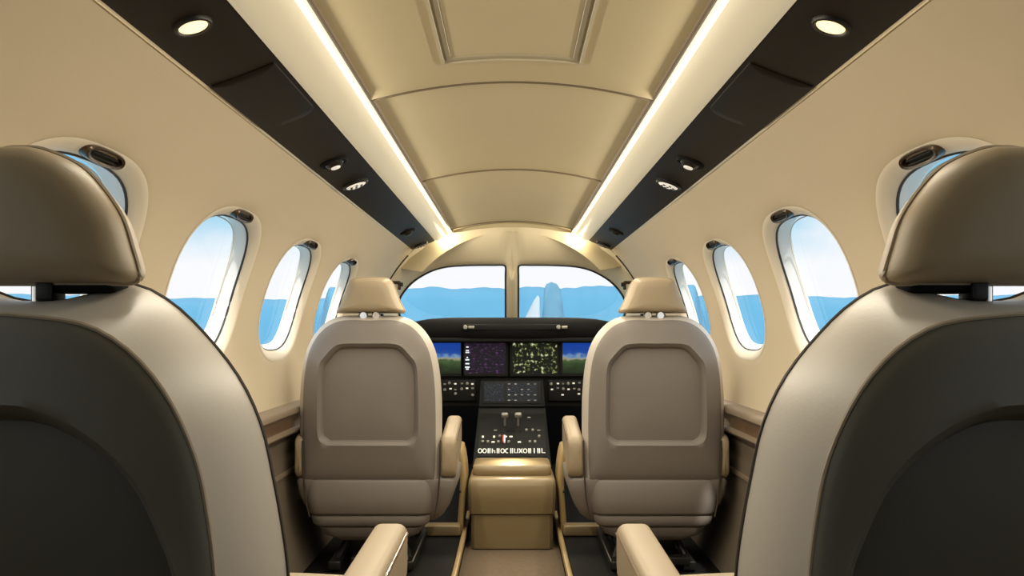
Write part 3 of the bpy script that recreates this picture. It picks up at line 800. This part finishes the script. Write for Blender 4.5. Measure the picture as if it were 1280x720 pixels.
# ------------------------------------------------------------------ outside: sea and mountains
g = G(); Rr = 40000; N = 48; 
v = [(0, 0, -260)]+[(Rr*math.cos(2*PI*k/N), Rr*math.sin(2*PI*k/N), -260) for k in range(N)]
seam = mat('sea_water', (.06, .19, .27), .35, bump=(.004, .6, 30), var=(.0012, .35))
o = link('sea', v, [(0, 1+k, 1+(k+1) % N) for k in range(N)], seam); tag(o, kind='structure')
rock = mat('hazy_blue_rock', (.052, .185, .285), .95, var=(.0015, .10))  # blue distance haze is mixed into the base colour
def ridge(a0, a1, rad, hmean, amp, seed, name, label):
    n = 220; rows = []
    for j, (dr, hf) in enumerate(((-1100, 0), (-700, .45), (-300, .8), (0, 1), (500, .7), (1300, 0))):
        row = []
        for k in range(n+1):
            a = a0+(a1-a0)*k/n
            edge = sm(min(k, n-k)/10)
            h = hmean+amp*(mn.noise(Vector((a*9, seed, 0)))*.9+mn.noise(Vector((a*30, seed, 3)))*.45+mn.noise(Vector((a*90, seed, 7)))*.16)
            r = rad+dr+120*mn.noise(Vector((a*40, j*1.7, seed)))
            row.append((r*math.sin(a), r*math.cos(a), -262+(h+262)*hf*edge))
        rows.append(row)
    g = G(); g.loft(rows, closed=False); o = g.build(name, rock, sharp=80); tag(o, label, 'mountain range')
D = math.radians
ridge(D(-13), D(13), 9000, 430, 60, 2.3, 'mountain_range', 'hazy blue mountain range seen through the front windshield')
ridge(D(-75), D(-9), 9900, 350, 60, 5.1, 'mountain_range', 'hazy blue mountain range seen through the left side windows')
ridge(D(9), D(75), 9900, 350, 60, 8.7, 'mountain_range', 'hazy blue mountain range seen through the right side windows')

white_slope = mat('white_slope', (.34, .38, .40), .9)
pale = mat('pale_reflection', (.10, .22, .30), .95, var=(.006, .25))
def peak(pts, rad, m, label):
    g = G(); rows = []
    for dr, hf in ((-250, 0), (-60, .8), (0, 1), (200, .6), (500, 0)):
        rows.append([((rad+dr)*(px-640)/F, rad+dr+30*mn.noise(Vector((px*.3, dr, 0))), -262+((412-py)/F*rad+262)*hf) for px, py in pts])
    g.loft(rows, closed=False); tag(g.build('windshield_shape', m, sharp=80), label, 'windshield shape')
peak([(676, 412), (679, 385), (680, 362), (683, 355), (689, 352.5), (696, 355), (701, 362), (704, 385), (706, 412)], 7000, pale, 'pale rounded shape standing in for a reflection in the right windshield pane')  # far-off solid standing in for a reflection in the glass
peak([(655, 400), (661, 388), (667, 376), (672, 369), (674.5, 372), (675, 400)], 6500, white_slope, 'white sloping shape just left of the pale rounded shape')  # plain white sloping solid

# ------------------------------------------------------------------ sky
w = bpy.data.worlds.new('sky'); bpy.context.scene.world = w; w.use_nodes = True; nt = w.node_tree; bg = nt.nodes['Background']
tc = nt.nodes.new('ShaderNodeTexCoord'); sp = nt.nodes.new('ShaderNodeSeparateXYZ'); nt.links.new(tc.outputs['Generated'], sp.inputs[0])
r = nt.nodes.new('ShaderNodeValToRGB'); cr = r.color_ramp
for _ in range(3): cr.elements.new(.5)
for el, (p, c) in zip(cr.elements, ((0, (1.0, .96, .97)), (.072, (.96, .96, .98)), (.125, (.36, .68, .88)), (.19, (.16, .52, .80)), (.32, (1.9, 2.0, 2.1)))): el.position = p; el.color = (*c, 1)  # top stop, above the view, raised to send extra daylight into the cabin
nt.links.new(sp.outputs['Z'], r.inputs[0])
n = nt.nodes.new('ShaderNodeTexNoise'); n.inputs['Scale'].default_value = 3.2; n.inputs['Detail'].default_value = 5
mp = nt.nodes.new('ShaderNodeMapping'); mp.inputs['Scale'].default_value = (1, 1, 2.2); nt.links.new(tc.outputs['Generated'], mp.inputs[0]); nt.links.new(mp.outputs[0], n.inputs['Vector'])
r2 = nt.nodes.new('ShaderNodeValToRGB'); r2.color_ramp.elements[0].position = .56; r2.color_ramp.elements[1].position = .70
nt.links.new(n.outputs['Fac'], r2.inputs[0])
mx = nt.nodes.new('ShaderNodeMix'); mx.data_type = 'RGBA'; nt.links.new(r2.outputs[0], mx.inputs['Factor']); nt.links.new(r.outputs[0], mx.inputs['A']); mx.inputs['B'].default_value = (.93, .95, .98, 1)
nt.links.new(mx.outputs['Result'], bg.inputs[0]); bg.inputs[1].default_value = 1.05

# ------------------------------------------------------------------ lamps
def lamp(name, kind, loc, energy, col, rot=(0, 0, 0), **kw):
    l = bpy.data.lights.new(name, kind); l.energy = energy; l.color = col
    for k, v_ in kw.items(): setattr(l, k, v_)
    o = bpy.data.objects.new(name, l); C.objects.link(o); o.location = loc; o.rotation_euler = rot; return o
lamp('sun_lamp', 'SUN', (0, 0, 10), 3.2, (1, .97, .92), (D(38), 0, D(8)), angle=D(2))
for s in (-1, 1):
    # the light strip inside the cove diffuser, shining down into the cabin
    lamp('cove_led', 'AREA', (s*.349, 2.9, .5405), 22, (1, .91, .74), (0, D(35)*s, 0), shape='RECTANGLE', size=.006, size_y=4.0)
    lamp('downlight_beam', 'SPOT', (s*.500, 1.36, .465), 4, (1, .8, .5), (0, 0, 0), spot_size=D(80), spot_blend=.6, shadow_soft_size=.02)
for s in (-1, 1):
    lamp('cove_end_glow', 'POINT', (s*.375, 4.95, .515), 1.1, (1, .88, .62), shadow_soft_size=.008)
lamp('pedestal_lamp', 'SPOT', (0, 3.96, -.44), 9.0, (1, .84, .56), (D(-48), 0, 0), spot_size=D(78), spot_blend=.8, shadow_soft_size=.03)

GR = {'pilot_seat': 'cockpit pilot seats', 'passenger_seat': 'passenger seats nearest the camera', 'cove_light': 'ceiling cove lights', 'overhead_panel': 'dark overhead service panels',
      'downlight': 'warm downlights in the overhead panels', 'air_vent': 'eyeball vents in the overhead panels', 'reading_light': 'reading lights in the overhead panels', 'visor_clip': 'visor clips on the cockpit frame',
      'floor_rail': 'tan floor rails', 'floor_step': 'tan footwell bars', 'console_fin': 'tan fins beside the centre box', 'mountain_range': 'distant mountain ranges', 'windshield_shape': 'pale shapes in the right windshield pane'}
for o in bpy.context.scene.objects:
    if o.parent is None and o.name.split('.')[0] in GR: o['group'] = GR[o.name.split('.')[0]]
# ------------------------------------------------------------------ camera
for o in bpy.context.scene.objects:
    if o.parent is None: o.location.z += EYE
cd = bpy.data.cameras.new('camera'); cam = bpy.data.objects.new('camera', cd); C.objects.link(cam)
cam.location = (0, 0, EYE); cam.rotation_euler = (PI/2, 0, 0)
cd.sensor_width = 36; cd.sensor_fit = 'HORIZONTAL'; cd.lens = 36*F/1280; cd.shift_y = 52/1280; cd.clip_start = .02; cd.clip_end = 100000
bpy.context.scene.camera = cam
vs = bpy.context.scene.view_settings
vs.view_transform = 'Standard'; vs.look = 'None'; vs.exposure = .02; vs.gamma = 1; vs.use_curve_mapping = False
